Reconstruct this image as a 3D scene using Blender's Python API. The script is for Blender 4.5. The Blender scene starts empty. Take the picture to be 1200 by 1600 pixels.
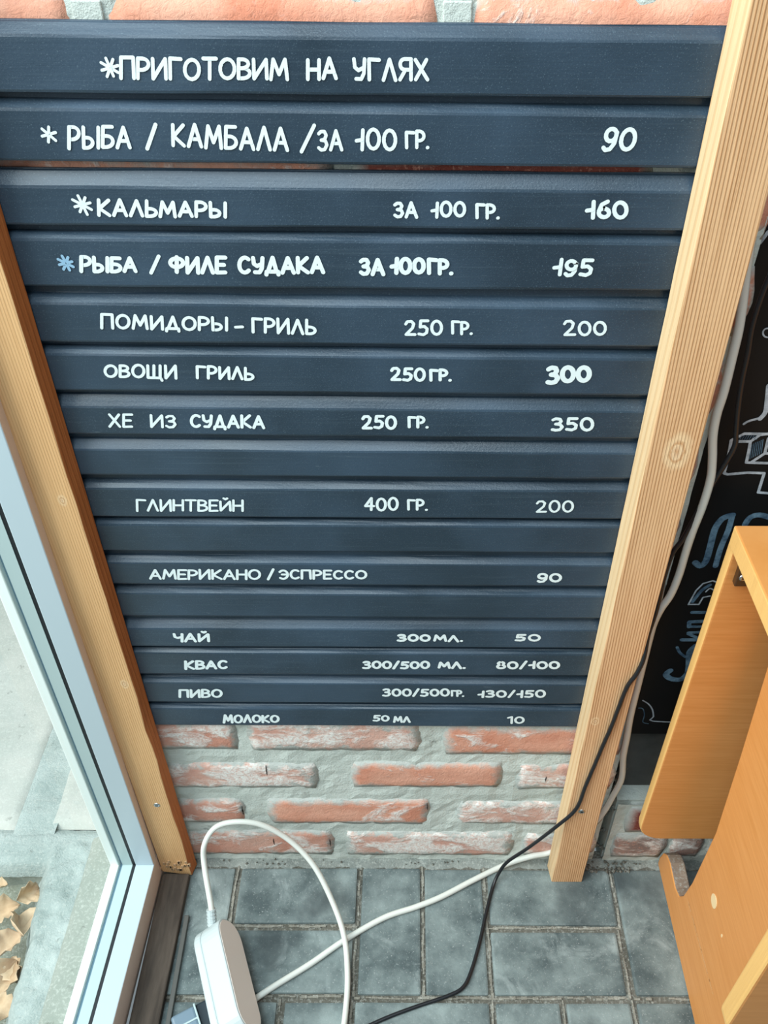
import bpy, bmesh, math, random
from mathutils import Vector, Matrix, noise

# ---------------------------------------------------------------- camera
F, CX, CY, ROLL, CH, CD = 1350., 636., 800., .003, 1.335, .705     # focal px, principal point, roll, height, distance to wall
PITCH = math.pi/2 - math.atan(1600/F)
sc = bpy.context.scene
cd = bpy.data.cameras.new('camera'); cam = bpy.data.objects.new('camera', cd)
sc.collection.objects.link(cam); sc.camera = cam
cd.sensor_fit = 'AUTO'; cd.sensor_width = 36; cd.lens = F/1600*36
cd.shift_x = (600-CX)/1600; cd.shift_y = 0; cd.clip_start = .02; cd.clip_end = 60
_f = Vector((0, math.cos(PITCH), -math.sin(PITCH))); _u = Vector((0, math.sin(PITCH), math.cos(PITCH))); _x = Vector((1, 0, 0))
_r = _x*math.cos(ROLL) + _u*math.sin(ROLL); _u2 = -_x*math.sin(ROLL) + _u*math.cos(ROLL)
m = Matrix((_r, _u2, -_f)).transposed().to_4x4(); m.translation = (0, -CD, CH); cam.matrix_world = m

# ---------------------------------------------------------------- world, lights, exposure
w = bpy.data.worlds.new('world'); sc.world = w; w.use_nodes = True
bg = w.node_tree.nodes['Background']; bg.inputs[0].default_value = (.78, .92, 1.0, 1); bg.inputs[1].default_value = .27
def area(name, loc, target, sx, sy, power, col):
    l = bpy.data.lights.new(name, 'AREA'); l.shape = 'RECTANGLE'; l.size = sx; l.size_y = sy; l.energy = power; l.color = col
    o = bpy.data.objects.new(name, l); sc.collection.objects.link(o); o.location = loc
    o.rotation_euler = (Vector(target)-Vector(loc)).to_track_quat('-Z', 'Y').to_euler()
area('window_daylight', (-2.4, -1.0, 2.3), (-.1, 0, .5), 2.4, 2.0, 138, (1.0, .99, .97))
area('overhead_fill', (-.7, -.85, 3.0), (0, -.1, .5), 2.4, 1.4, 86, (.78, .92, 1.0))  # overhead light added to brighten the upward slat bevels, no known source there
sc.view_settings.view_transform = 'Standard'; sc.view_settings.look = 'None'
sc.view_settings.exposure = 0; sc.view_settings.gamma = 1; sc.view_settings.use_curve_mapping = False

# ---------------------------------------------------------------- helpers
def ray(x, y):
    u = (x-CX)/F; v = -(y-CY)/F
    return _r*u + _u2*v + _f
def onY(x, y, Y): r = ray(x, y); t = (Y+CD)/r.y; return Vector((r.x*t, Y, CH+r.z*t))
def onZ(x, y, Z=0.): r = ray(x, y); t = (Z-CH)/r.z; return Vector((r.x*t, -CD+r.y*t, Z))
def onX(x, y, X): r = ray(x, y); t = X/r.x; return Vector((X, -CD+r.y*t, CH+r.z*t))

class MB:
    def __init__(s): s.v = []; s.f = []
    def add(s, vs, fs):
        n = len(s.v); s.v += [Vector(p) for p in vs]; s.f += [tuple(i+n for i in f) for f in fs]
    def box(s, x0, x1, y0, y1, z0, z1, fn=None):
        vs = [Vector((x, y, z)) for z in (z0, z1) for y in (y0, y1) for x in (x0, x1)]
        if fn: vs = [fn(p) for p in vs]
        s.add(vs, [(0, 2, 3, 1), (4, 5, 7, 6), (0, 1, 5, 4), (2, 6, 7, 3), (0, 4, 6, 2), (1, 3, 7, 5)])
    def prism(s, poly, axis, a, b):          # poly in the two other axes (x,y order), extruded from a to b
        n = len(poly)
        def P(p, t):
            return {'x': (t, p[0], p[1]), 'y': (p[0], t, p[1]), 'z': (p[0], p[1], t)}[axis]
        s.add([P(p, a) for p in poly]+[P(p, b) for p in poly],
              [tuple(range(n)), tuple(range(2*n-1, n-1, -1))]+[(i, i+n, (i+1) % n+n, (i+1) % n) for i in range(n)])
    def tube(s, pts, r, n=10, smooth=6):
        if smooth: pts = catmull(pts, smooth)
        rings = []; up = Vector((0, 0, 1)); N = len(pts)
        T0 = (pts[1]-pts[0]).normalized(); nrm = T0.orthogonal().normalized()
        rr = r if callable(r) else (lambda t: r)
        for i, p in enumerate(pts):
            T = (pts[min(i+1, N-1)]-pts[max(i-1, 0)]).normalized()
            nrm = (nrm-T*nrm.dot(T)).normalized(); b = T.cross(nrm)
            R = rr(i/(N-1))
            rings.append([p+(nrm*math.cos(2*math.pi*k/n)+b*math.sin(2*math.pi*k/n))*R for k in range(n)])
        vs = [q for g in rings for q in g]
        fs = [(i*n+k, i*n+(k+1) % n, (i+1)*n+(k+1) % n, (i+1)*n+k) for i in range(N-1) for k in range(n)]
        fs += [tuple(range(n-1, -1, -1)), tuple((N-1)*n+k for k in range(n))]
        s.add(vs, fs)
    def mesh(s, name, origin=(0, 0, 0)):
        me = bpy.data.meshes.new(name); o = Vector(origin)
        me.from_pydata([p-o for p in s.v], [], s.f); me.update()
        bm = bmesh.new(); bm.from_mesh(me); bmesh.ops.recalc_face_normals(bm, faces=bm.faces); bm.to_mesh(me); bm.free()
        return me
    def build(s, name, mat, parent=None, bevel=0, smooth=False, seg=2, **kw):
        org = parent['_org'] if parent is not None and '_org' in parent else (0, 0, 0)
        return link(name, s.mesh(name, org), mat, parent, bevel, smooth, seg, **kw)
def link(name, me, mat, parent=None, bevel=0, smooth=False, seg=2, **kw):
    if len(me.materials) == 0: me.materials.append(mat)
    o = bpy.data.objects.new(name, me); sc.collection.objects.link(o)
    if parent is not None: o.parent = parent
    if parent is not None and '_org' in parent: o['_org'] = parent['_org'][:]; 
    if smooth:
        for p in me.polygons: p.use_smooth = True
    if bevel:
        b = o.modifiers.new('bevel', 'BEVEL'); b.width = bevel; b.segments = seg; b.limit_method = 'ANGLE'; b.angle_limit = math.radians(40)
    for k, v in kw.items(): o[k] = v
    return o
def child_of_mesh(o):      # children of a mesh whose own origin is the thing's origin: same local frame
    return o
def thing(name, label, cat, loc=(0, 0, 0), group=None):
    o = bpy.data.objects.new(name, None); sc.collection.objects.link(o); o.empty_display_size = .05
    o.location = loc; o['label'] = label; o['category'] = cat; o['_org'] = list(loc)
    if group: o['group'] = group
    return o
def struct(name):
    o = bpy.data.objects.new(name, None); sc.collection.objects.link(o); o['kind'] = 'structure'; o.empty_display_size = .05
    return o
def catmull(pts, k):
    pts = [Vector(p) for p in pts]; out = []; N = len(pts)
    for i in range(N-1):
        p0 = pts[max(i-1, 0)]; p1 = pts[i]; p2 = pts[i+1]; p3 = pts[min(i+2, N-1)]
        for j in range(k):
            t = j/k
            out.append(.5*((2*p1)+(p2-p0)*t+(2*p0-5*p1+4*p2-p3)*t*t+(3*p1-p0-3*p2+p3)*t**3))
    out.append(pts[-1]); return out

# ---------------------------------------------------------------- materials
class NT:
    def __init__(s, name, rough=.6, spec=.5):
        s.m = bpy.data.materials.new(name); s.m.use_nodes = True; s.t = s.m.node_tree; s.n = s.t.nodes; s.b = s.n['Principled BSDF']
        s.b.inputs['Roughness'].default_value = rough; s.b.inputs['Specular IOR Level'].default_value = spec
        s.tc = s.n.new('ShaderNodeTexCoord'); s.vec = s.tc.outputs['Object']
    def L(s, a, b): s.t.links.new(a, b)
    def rnd(s, k=7.):
        oi = s.n.new('ShaderNodeObjectInfo'); mu = s.n.new('ShaderNodeMath'); mu.operation = 'MULTIPLY'; mu.inputs[1].default_value = k
        s.L(oi.outputs['Random'], mu.inputs[0]); va = s.n.new('ShaderNodeVectorMath'); va.operation = 'ADD'
        s.L(s.vec, va.inputs[0]); s.L(mu.outputs[0], va.inputs[1]); s.vec = va.outputs[0]; s.random = oi.outputs['Random']; return s
    def scaled(s, sx, sy, sz):
        mp = s.n.new('ShaderNodeMapping'); mp.inputs['Scale'].default_value = (sx, sy, sz); s.L(s.vec, mp.inputs['Vector']); return mp.outputs[0]
    def noise(s, scale, detail=4, rough=.55, sv=None, dist=0):
        n = s.n.new('ShaderNodeTexNoise'); n.inputs['Scale'].default_value = scale; n.inputs['Detail'].default_value = detail
        n.inputs['Roughness'].default_value = rough; n.inputs['Distortion'].default_value = dist
        s.L(sv if sv is not None else s.vec, n.inputs['Vector']); return n.outputs['Fac']
    def ramp(s, fac, stops, interp='LINEAR'):
        r = s.n.new('ShaderNodeValToRGB'); r.color_ramp.interpolation = interp; e = r.color_ramp.elements
        while len(e) < len(stops): e.new(.5)
        for el, (p, c) in zip(e, stops):
            el.position = p; el.color = (*c, 1) if len(c) == 3 else c
        s.L(fac, r.inputs[0]); return r.outputs[0]
    def mask(s, fac, a, b): return s.ramp(fac, [(a, (0, 0, 0)), (b, (1, 1, 1))])
    def mix(s, fac, a, b, mode='MIX'):
        x = s.n.new('ShaderNodeMix'); x.data_type = 'RGBA'; x.blend_type = mode
        if isinstance(fac, (int, float)): x.inputs[0].default_value = fac
        else: s.L(fac, x.inputs[0])
        for i, v in ((6, a), (7, b)):
            if isinstance(v, tuple): x.inputs[i].default_value = (*v, 1)
            else: s.L(v, x.inputs[i])
        return x.outputs[2]
    def math(s, op, a, b):
        x = s.n.new('ShaderNodeMath'); x.operation = op
        for i, v in ((0, a), (1, b)):
            if isinstance(v, (int, float)): x.inputs[i].default_value = v
            else: s.L(v, x.inputs[i])
        return x.outputs[0]
    def color(s, c):
        if isinstance(c, tuple): s.b.inputs['Base Color'].default_value = (*c, 1)
        else: s.L(c, s.b.inputs['Base Color'])
        return s
    def bump(s, h, strength=.3, dist=.002):
        b = s.n.new('ShaderNodeBump'); b.inputs['Strength'].default_value = strength; b.inputs['Distance'].default_value = dist
        s.L(h, b.inputs['Height']); s.L(b.outputs[0], s.b.inputs['Normal']); return s
def rgb(r, g, b):
    f = lambda c: (c/255/12.92) if c/255 <= .04045 else ((c/255+.055)/1.055)**2.4
    return (f(r), f(g), f(b))
def flat(name, c, rough=.5, spec=.5, metal=0):
    n = NT(name, rough, spec); n.color(c); n.b.inputs['Metallic'].default_value = metal; return n.m

def mat_slat():
    n = NT('black_paint', .5, .6).rnd(9)
    st = n.noise(1, 5, .6, n.scaled(9, 60, 420)); big = n.noise(7, 3)
    c = n.mix(n.mask(big, .35, .7), rgb(38, 54, 67), rgb(54, 74, 92))
    c = n.mix(n.math('MULTIPLY', n.mask(st, .55, .85), .35), c, rgb(84, 101, 112))
    sc1 = n.noise(1, 6, .7, n.scaled(30, 30, 170)); sc2 = n.noise(5, 2)
    s_ = n.math('MULTIPLY', n.mask(sc1, .70, .78), n.mask(sc2, .48, .62))
    c = n.mix(n.math('MULTIPLY', s_, .8), c, rgb(150, 164, 170))
    c = n.mix(n.math('MULTIPLY', n.mask(n.noise(900, 2, .6), .60, .74), .45), c, rgb(110, 130, 142))
    n.color(c); n.L(n.ramp(big, [(.3, (.34,)*3), (.7, (.48,)*3)]), n.b.inputs['Roughness'])
    n.bump(n.math('ADD', st, n.noise(500, 2)), .25, .0006); return n.m
def mat_brick(name, lime, edge_n=.7, *, edge=(.04, .2), a=rgb(220, 174, 156), b=rgb(206, 148, 128)):
    n = NT(name, .9, .15).rnd(11)
    c = n.mix(n.mask(n.noise(14, 4), .38, .62), a, b)
    c = n.mix(n.mask(n.noise(260, 3, .7), .56, .75), c, rgb(222, 160, 138))
    wn = n.noise(15, 6, .66, n.scaled(1, 1, 1.7), .6); wm = n.mask(wn, lime, lime+.10)
    fine = n.noise(160, 4, .7, None, 1.0)
    wash = n.mix(n.mask(fine, .35, .6), rgb(222, 198, 188), rgb(240, 238, 232))
    c = n.mix(n.math('MULTIPLY', wm, n.ramp(fine, [(.25, (.35,)*3), (.5, (1,)*3)])), c, wash)
    c = n.mix(n.mask(n.noise(7, 3), .6, .8), c, rgb(186, 136, 122))
    sp = n.n.new('ShaderNodeSeparateXYZ'); n.L(n.tc.outputs['Generated'], sp.inputs[0])
    pg = lambda o: n.math('MINIMUM', o, n.math('SUBTRACT', 1.0, o))
    ed = n.math('MINIMUM', n.math('MULTIPLY', pg(sp.outputs[0]), 3.2), pg(sp.outputs[2]))
    ed = n.math('ADD', ed, n.math('MULTIPLY', n.math('SUBTRACT', n.noise(38, 5, .65), .5), edge_n))
    c = n.mix(n.mask(ed, *edge), n.mix(fine, rgb(166, 172, 166), rgb(200, 202, 196)), c)
    n.color(c); n.bump(n.math('ADD', n.math('MULTIPLY', wm, .6), n.math('ADD', fine, n.noise(60, 5))), .6, .0022); return n.m
def mat_mortar(name, a, b, bs=.7):
    n = NT(name, .95, .1)
    c = n.mix(n.mask(n.noise(9, 5, .6), .35, .65), a, b)
    c = n.mix(n.math('MULTIPLY', n.mask(n.noise(220, 3, .7), .5, .75), .5), c, rgb(205, 208, 200))
    c = n.mix(n.math('MULTIPLY', n.mask(n.noise(40, 5, .7), .62, .72), .6), c, rgb(96, 98, 92))
    n.color(c); n.bump(n.math('ADD', n.noise(45, 6, .7), n.math('MULTIPLY', n.noise(350, 3, .7), .5)), bs, .003); return n.m
def mat_paver():
    n = NT('concrete_paver', .75, .3).rnd(13)
    c = n.mix(n.mask(n.noise(12, 5, .65), .35, .68), rgb(76, 87, 88), rgb(138, 150, 148))
    c = n.mix(n.math('MULTIPLY', n.mask(n.noise(420, 2, .6), .62, .72), .6), c, rgb(168, 172, 170))
    c = n.mix(n.math('MULTIPLY', n.mask(n.noise(9, 6, .7, None, .8), .56, .72), .7), c, rgb(162, 172, 170))
    c = n.mix(n.math('MULTIPLY', n.mask(n.noise(7, 4), .56, .70), .8), c, rgb(62, 70, 72))
    n.color(c); n.bump(n.math('ADD', n.noise(300, 4, .7), n.noise(40, 3)), .45, .0012); return n.m
def mat_wood(name, light, dark, period=.0033, fz=5, line=.45, rough=.65, knots=(), amt=.8, dist=2.6):
    """lengthwise grain along z (object space): fine wavy lines across x/y, fibres, and knots given as (x, z, radius) in the post's own space"""
    n = NT(name, rough, .25)
    v = n.scaled(1, 1, .02)
    wv = n.n.new('ShaderNodeTexWave'); wv.wave_type = 'BANDS'; wv.bands_direction = 'DIAGONAL'; wv.inputs['Scale'].default_value = .314/period*2.1
    wv.inputs['Distortion'].default_value = dist; wv.inputs['Detail'].default_value = 2; wv.inputs['Detail Scale'].default_value = .25; n.L(v, wv.inputs['Vector'])
    fib = n.noise(1, 4, .6, n.scaled(500, 500, 14)); lo = n.noise(1, 3, .6, n.scaled(40, 40, 4), .4)
    wl = n.math('MULTIPLY', n.mask(wv.outputs['Fac'], .45, .95), n.ramp(lo, [(.3, (.25,)*3), (.6, (1,)*3)]))
    c = n.mix(n.math('MULTIPLY', n.mask(lo, .35, .7), line), light, tuple(a*.6+b*.4 for a, b in zip(light, dark)))
    c = n.mix(n.math('MULTIPLY', wl, amt), c, dark)
    c = n.mix(n.math('MULTIPLY', n.mask(fib, .52, .72), .35), c, dark)
    for kx, kz, kr in knots:
        sp = n.n.new('ShaderNodeVectorMath'); sp.operation = 'SUBTRACT'; sp.inputs[1].default_value = (kx, 0, kz); n.L(n.tc.outputs['Object'], sp.inputs[0])
        m2 = n.n.new('ShaderNodeMapping'); m2.inputs['Scale'].default_value = (1, 0, .6); n.L(sp.outputs[0], m2.inputs['Vector'])
        ln = n.n.new('ShaderNodeVectorMath'); ln.operation = 'LENGTH'; n.L(m2.outputs[0], ln.inputs[0])
        d = n.math('ADD', n.math('MULTIPLY', ln.outputs['Value'], 1/kr/4), n.math('MULTIPLY', n.math('SUBTRACT', n.noise(140, 3), .5), .18))
        ring = n.ramp(d, [(0, rgb(206, 160, 118)), (.10, rgb(236, 206, 166)), (.17, rgb(200, 150, 104)), (.24, rgb(240, 208, 164))])
        c = n.mix(n.ramp(d, [(.22, (.85,)*3), (.38, (0, 0, 0))]), c, ring)
    n.color(c); n.bump(n.math('ADD', wl, fib), .35, .0010); return n.m
def mat_veneer():
    n = NT('orange_veneer', .42, .4)
    g = n.noise(1, 4, .6, n.scaled(14, 14, 260)); c = n.mix(n.mask(g, .3, .75), rgb(208, 138, 72), rgb(222, 154, 90))
    c = n.mix(n.math('MULTIPLY', n.mask(n.noise(6, 3), .4, .7), .35), c, rgb(214, 140, 72))
    n.color(c); n.bump(g, .05, .0005); return n.m

M = dict(
    slat=mat_slat(), paint=flat('white_paint', rgb(232, 244, 244), .55, .3), paint_blue=flat('pale_blue_paint', rgb(150, 188, 214), .6, .3),
    brick=mat_brick('lime_washed_brick', .50), brick_w=mat_brick('heavily_limed_brick', .42, 1.2, a=rgb(222, 182, 166), b=rgb(208, 160, 144)),
    brick_o=mat_brick('orange_brick', .54, .5, a=rgb(228, 170, 146), b=rgb(214, 144, 118)),
    brick_s=mat_brick('salmon_brick', .58, .25, edge=(-.05, .06), a=rgb(232, 172, 146), b=rgb(216, 140, 112)),
    brick_red=mat_brick('red_painted_brick', .80, .1, a=rgb(150, 84, 72), b=rgb(136, 72, 62)),
    brick_grey=mat_brick('dusty_grey_brick', .46, .8, a=rgb(170, 140, 128), b=rgb(140, 120, 112)),
    mortar=mat_mortar('lime_mortar', rgb(192, 200, 192), rgb(212, 218, 210)), mortar_dark=mat_mortar('dirty_mortar', rgb(118, 114, 104), rgb(150, 148, 138), 1.),
    grout=mat_mortar('joint_grout', rgb(84, 82, 74), rgb(112, 110, 102), .9), paver=mat_paver(),
    concrete=mat_mortar('pale_concrete', rgb(168, 172, 165), rgb(188, 188, 181), .35), concrete_rough=mat_mortar('rough_concrete', rgb(146, 158, 154), rgb(178, 188, 184), 1.),
    concrete_strip=mat_mortar('smooth_grey_concrete', rgb(142, 149, 140), rgb(156, 161, 152), .3), soil=mat_mortar('grey_soil', rgb(120, 124, 110), rgb(152, 156, 142), 1.),
    pine=mat_wood('planed_pine', rgb(232, 188, 142), rgb(178, 124, 78), .0033, knots=((.004, .845, .010), (-.014, .42, .004))),
    pine_l=mat_wood('knotty_pine', rgb(230, 184, 132), rgb(196, 144, 92), .0030, amt=.5, knots=((.016, .482, .0038), (.014, .776, .0035))),
    pine_shade=mat_wood('shaded_pine_side', rgb(196, 116, 62), rgb(176, 98, 48), .008, amt=.4, dist=.6),  # shade on the side turned from the window, put into the colour
    pine_lit=mat_wood('lit_pine_side', rgb(224, 194, 152), rgb(204, 164, 118), .009, amt=.6, dist=.5),  # paler tone paints in window light on the right post's left side
    endgrain=flat('frayed_wood', rgb(186, 152, 116), .9), darkwood=None,
    alu=flat('white_powder_coat', rgb(184, 200, 207), .35, .5), alu_out=flat('white_outer_frame', rgb(240, 248, 244), .4), alu_grey=flat('grey_green_bead', rgb(176, 194, 194), .4),
    alu_blue=flat('blue_grey_groove', rgb(116, 148, 166), .4), alu_side=flat('taupe_wood_reflection', rgb(228, 206, 192), .5), rubber=flat('black_rubber', rgb(16, 24, 30), .6), cable_w=flat('white_cable_sheath', rgb(216, 218, 210), .45),  # frame side: taupe carries the wood's reflection in its colour
    cable_b=flat('black_cable_sheath', rgb(22, 24, 28), .35), plastic=flat('white_plastic', rgb(188, 198, 198), .35), plastic_g=flat('warm_white_plastic', rgb(238, 226, 216), .5),
    grey_plastic=flat('blue_grey_plastic', rgb(112, 132, 146), .3), dark_plastic=flat('dark_smoky_plastic', rgb(40, 52, 60), .3), steel=flat('zinc_plated_steel', rgb(190, 192, 190), .3, .5, 1),
    dark=flat('deep_crack', rgb(52, 48, 44), .95, .05), grout_l=mat_mortar('wall_foot_mortar', rgb(118, 124, 120), rgb(150, 154, 148), 1.), black=None, veneer=mat_veneer(), edge=mat_wood('beech_edge', rgb(230, 182, 112), rgb(218, 166, 96), .03, rough=.45, amt=.12), worn=mat_mortar('worn_grey_edge', rgb(128, 112, 100), rgb(160, 134, 112), .3), bracket=flat('brown_plastic', rgb(70, 46, 26), .4),
    plug=flat('pale_wooden_plug', rgb(232, 204, 156), .6), chalk_b=None, chalk_w=None, leaf=None)
n = NT('blackboard_paint', .7, .25); n.color(n.mix(n.mask(n.noise(6, 4), .4, .7), rgb(15, 14, 14), rgb(24, 22, 21))); M['black'] = n.m
n = NT('chalk_blue', .8, .1); n.color(n.mix(n.mask(n.noise(60, 5, .7), .4, .62), rgb(62, 84, 104), rgb(112, 140, 158))); M['chalk_b'] = n.m
n = NT('chalk_white', .8, .1); n.color(n.mix(n.mask(n.noise(90, 5, .7), .3, .6), rgb(130, 138, 146), rgb(192, 198, 204))); M['chalk_w'] = n.m
n = NT('dried_leaf', .8, .15).rnd(5); n.color(n.mix(n.mask(n.noise(30, 4), .35, .7), rgb(178, 150, 120), rgb(216, 192, 160))); M['leaf'] = n.m
n = NT('dark_weathered_wood', .7, .3); n.color(n.mix(n.mask(n.noise(1, 5, .6, n.scaled(60, 9, 60)), .35, .7), rgb(62, 53, 46), rgb(96, 84, 74))); n.bump(n.noise(1, 4, .6, n.scaled(90, 12, 90)), .4, .001); M['darkwood'] = n.m
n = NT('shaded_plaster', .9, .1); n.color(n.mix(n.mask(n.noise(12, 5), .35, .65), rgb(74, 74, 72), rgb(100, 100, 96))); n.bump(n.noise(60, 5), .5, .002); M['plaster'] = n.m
g = bpy.data.materials.new('window_glass'); g.use_nodes = True; t = g.node_tree; t.nodes.clear()
o_ = t.nodes.new('ShaderNodeOutputMaterial'); mx = t.nodes.new('ShaderNodeMixShader'); tr = t.nodes.new('ShaderNodeBsdfTransparent'); gl = t.nodes.new('ShaderNodeBsdfGlossy')
tr.inputs[0].default_value = (.93, .985, .975, 1); gl.inputs['Roughness'].default_value = .02; mx.inputs[0].default_value = .05
t.links.new(tr.outputs[0], mx.inputs[1]); t.links.new(gl.outputs[0], mx.inputs[2]); t.links.new(mx.outputs[0], o_.inputs[0]); M['glass'] = g

# ================================================================ STRUCTURE
# ---- brick wall behind the menu
def mortar_grid(mb, x0, x1, z0, z1, y, amp, step=.012, back=.12):
    nx = max(2, int((x1-x0)/step)); nz = max(2, int((z1-z0)/step)); vs = []
    for j in range(nz+1):
        for i in range(nx+1):
            x = x0+(x1-x0)*i/nx; z = z0+(z1-z0)*j/nz
            vs.append((x, y+amp*(noise.noise(Vector((x*40, 3.1, z*40)))+.5*noise.noise(Vector((x*110, 9, z*110)))), z))
    fs = [(j*(nx+1)+i, j*(nx+1)+i+1, (j+1)*(nx+1)+i+1, (j+1)*(nx+1)+i) for j in range(nz) for i in range(nx)]
    mb.add(vs, fs); mb.box(x0, x1, y+amp*2+.004, y+back, z0, z1)
wall = struct('wall_back')
mb = MB(); mortar_grid(mb, -.42, .302, -.03, .384, .0045, .0022); mortar_grid(mb, -.42, .302, .384, 1.6, .0095, .0022); mb.build('mortar', M['mortar'], wall)
def rough_brick(x0, x1, z0, z1, yf, seed, depth=.05, jag=.0024, nx=None, prot=.0):
    mb = MB(); nx = nx or max(4, int((x1-x0)/.014)); nz = 6; vs = []
    for j in range(nz+1):
        for i in range(nx+1):
            u = i/nx; v = j/nz; x = x0+(x1-x0)*u; z = z0+(z1-z0)*v
            ex = min(u, 1-u)*(x1-x0); ez = min(v, 1-v)*(z1-z0); e = min(ex, ez)
            jx = jag*1.6*noise.noise(Vector((seed*7.1, z*55, 2.))); jz = jag*noise.noise(Vector((x*32, seed*3.3, 8.)))
            cr = .005*max(0, 1-ez/.02)*max(0, 1-ex/.02)           # rounded corners
            if i in (0, nx): x += jx+(cr if i == 0 else -cr)
            if j in (0, nz): z += jz*(1 if j == 0 else 1)
            y = yf+.0028*max(0, 1-e/.004)+.0016*noise.noise(Vector((x*50+seed, z*50, seed)))+prot
            vs.append((x, y, z))
    W = nx+1
    fs = [(j*W+i, j*W+i+1, (j+1)*W+i+1, (j+1)*W+i) for j in range(nz) for i in range(nx)]
    n0 = len(vs); ring = [i for i in range(W)]+[j*W+nx for j in range(1, nz+1)]+[nz*W+i for i in range(nx-1, -1, -1)]+[j*W for j in range(nz-1, 0, -1)]
    for k in ring: p = vs[k]; vs.append((p[0], yf+depth, p[2]))
    R = len(ring)
    fs += [(ring[k], ring[(k+1) % R], n0+(k+1) % R, n0+k) for k in range(R)]; fs.append(tuple(n0+k for k in range(R)))
    mb.add(vs, fs); return mb
sd = 0
def brick(x0, x1, z0, z1, mat='brick', yf=.0012, parent=None, **k):
    global sd; sd += 1
    return rough_brick(x0, x1, z0, z1, yf, sd, **k).build('brick', M[mat], parent or wall, smooth=True)
for a in [(-.36, -.114, .014, .087, 'brick'), (-.096, .171, .013, .084, 'brick_w'), (.186, .302, .016, .08, 'brick_w'),
          (-.40, -.244, .110, .176, 'brick'), (-.211, .036, .107, .177, 'brick_o'), (.077, .302, .108, .172, 'brick_w'),
          (-.38, -.127, .206, .269, 'brick_w'), (-.080, .139, .209, .272, 'brick_o'), (.160, .302, .205, .268, 'brick_w'),
          (-.40, -.232, .302, .366, 'brick'), (-.218, .020, .300, .366, 'brick_w'), (.050, .302, .292, .358, 'brick_o'),
          (-.41, -.246, 1.128, 1.220, 'brick_s'), (-.219, .024, 1.126, 1.221, 'brick_s'), (.047, .290, 1.124, 1.220, 'brick_s'),
          (-.41, -.205, 1.232, 1.30, 'brick_o'), (-.18, .06, 1.232, 1.30, 'brick_o'), (.085, .29, 1.232, 1.30, 'brick_o'),
          (-.36, -.06, 1.035, 1.112, 'brick_o'), (-.045, .2, 1.036, 1.113, 'brick_red')]:
    brick(*a, yf=.0012 if a[2] < .38 else .0064)
rr = random.Random(4)
for k in range(4, 12):                                      # the jagged right end of every course, beside the post
    z = .395+(k-4)*.0918; brick(.236, .303+rr.uniform(-.005, .005), z, z+.068, 'brick_o', depth=.07, yf=.0064)
mb = MB()
mb.prism([(.024+.001, 1.13), (.046, 1.128), (.046, 1.215), (.025, 1.215)], 'y', .0072, .02); mb.prism([(-.243, 1.13), (-.221, 1.13), (-.222, 1.215), (-.244, 1.215)], 'y', .0068, .02)
mb.build('mortar_pointing', M['mortar'], wall, bevel=.001)

for (px, py, ln) in ((416, 1205, .022), (379, 1268, .020), (428, 1316, .018), (668, 1262, .016), (516, 1318, .02), (853, 1218, .012)):
    c = onY(px, py, .0); pts = [Vector((c.x+.0018*noise.noise(Vector((i*1.7, px, 0))), 0, c.z-ln*(i/6-.5))) for i in range(7)]; mb = MB()
    for i in range(6):
        w_ = .0007*math.sin(math.pi*(i+.6)/7); w2 = .0007*math.sin(math.pi*min(1, (i+1.6)/7)); p, q = pts[i], pts[i+1]
        mb.add([(p.x-w_, .0004, p.z), (p.x+w_, .0004, p.z), (q.x+w2, .0004, q.z), (q.x-w2, .0004, q.z), (p.x, .004, p.z), (q.x, .004, q.z)], [(0, 1, 2, 3), (0, 4, 1), (2, 5, 3), (1, 4, 5, 2), (0, 3, 5, 4)])
    mb.build('crack', M['dark'], wall)
# ---- wall to the right: plinth with painted brick, recessed plaster, crevice
wr = struct('wall_right')
mb = MB(); mortar_grid(mb, .300, .322, -.03, 1.6, .050, .006, .008, .1); mb.build('crevice', M['mortar_dark'], wr)
mb = MB(); mortar_grid(mb, .318, 1.3, -.03, .165, .003, .002, .012, .12); mb.build('plinth', M['mortar'], wr)
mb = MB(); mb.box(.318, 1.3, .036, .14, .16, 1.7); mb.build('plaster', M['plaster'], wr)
brick(.326, .412, .012, .084, 'brick_grey', -.001, wr); brick(.418, .470, .014, .080, 'brick_grey', -.001, wr, nx=6); brick(.478, .70, .012, .084, 'brick_grey', -.001, wr)
brick(.335, .62, .088, .160, 'brick_red', -.001, wr, jag=.0012); brick(.64, .9, .088, .160, 'brick_red', -.001, wr, jag=.0012)
mb = MB(); rr = random.Random(9)
for i in range(150):
    if i < 60: x = rr.uniform(.285, .36); y = rr.uniform(-.018, .0); z = 0; s_ = rr.uniform(.0012, .0042)
    elif i < 100: x = rr.uniform(-.33, .40); y = rr.uniform(-.006, .002); z = 0; s_ = rr.uniform(.001, .0026)
    else: x = rr.uniform(.303, .320); y = rr.uniform(.012, .04); z = rr.uniform(.0, .28); s_ = rr.uniform(.002, .006)
    vs = [Vector((x, y, z+s_*.6))+Vector(d)*s_*rr.uniform(.6, 1.3) for d in ((1, 0, 0), (-1, 0, 0), (0, 1, 0), (0, -1, 0), (0, 0, 1), (0, 0, -.7))]
    mb.add(vs, [(0, 2, 4), (2, 1, 4), (1, 3, 4), (3, 0, 4), (2, 0, 5), (1, 2, 5), (3, 1, 5), (0, 3, 5)])
o = mb.build('mortar_crumbs', M['grout']); o['kind'] = 'stuff'; o['label'] = 'grey mortar crumbs lying along the foot of the brick wall'; o['category'] = 'rubble'

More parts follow.
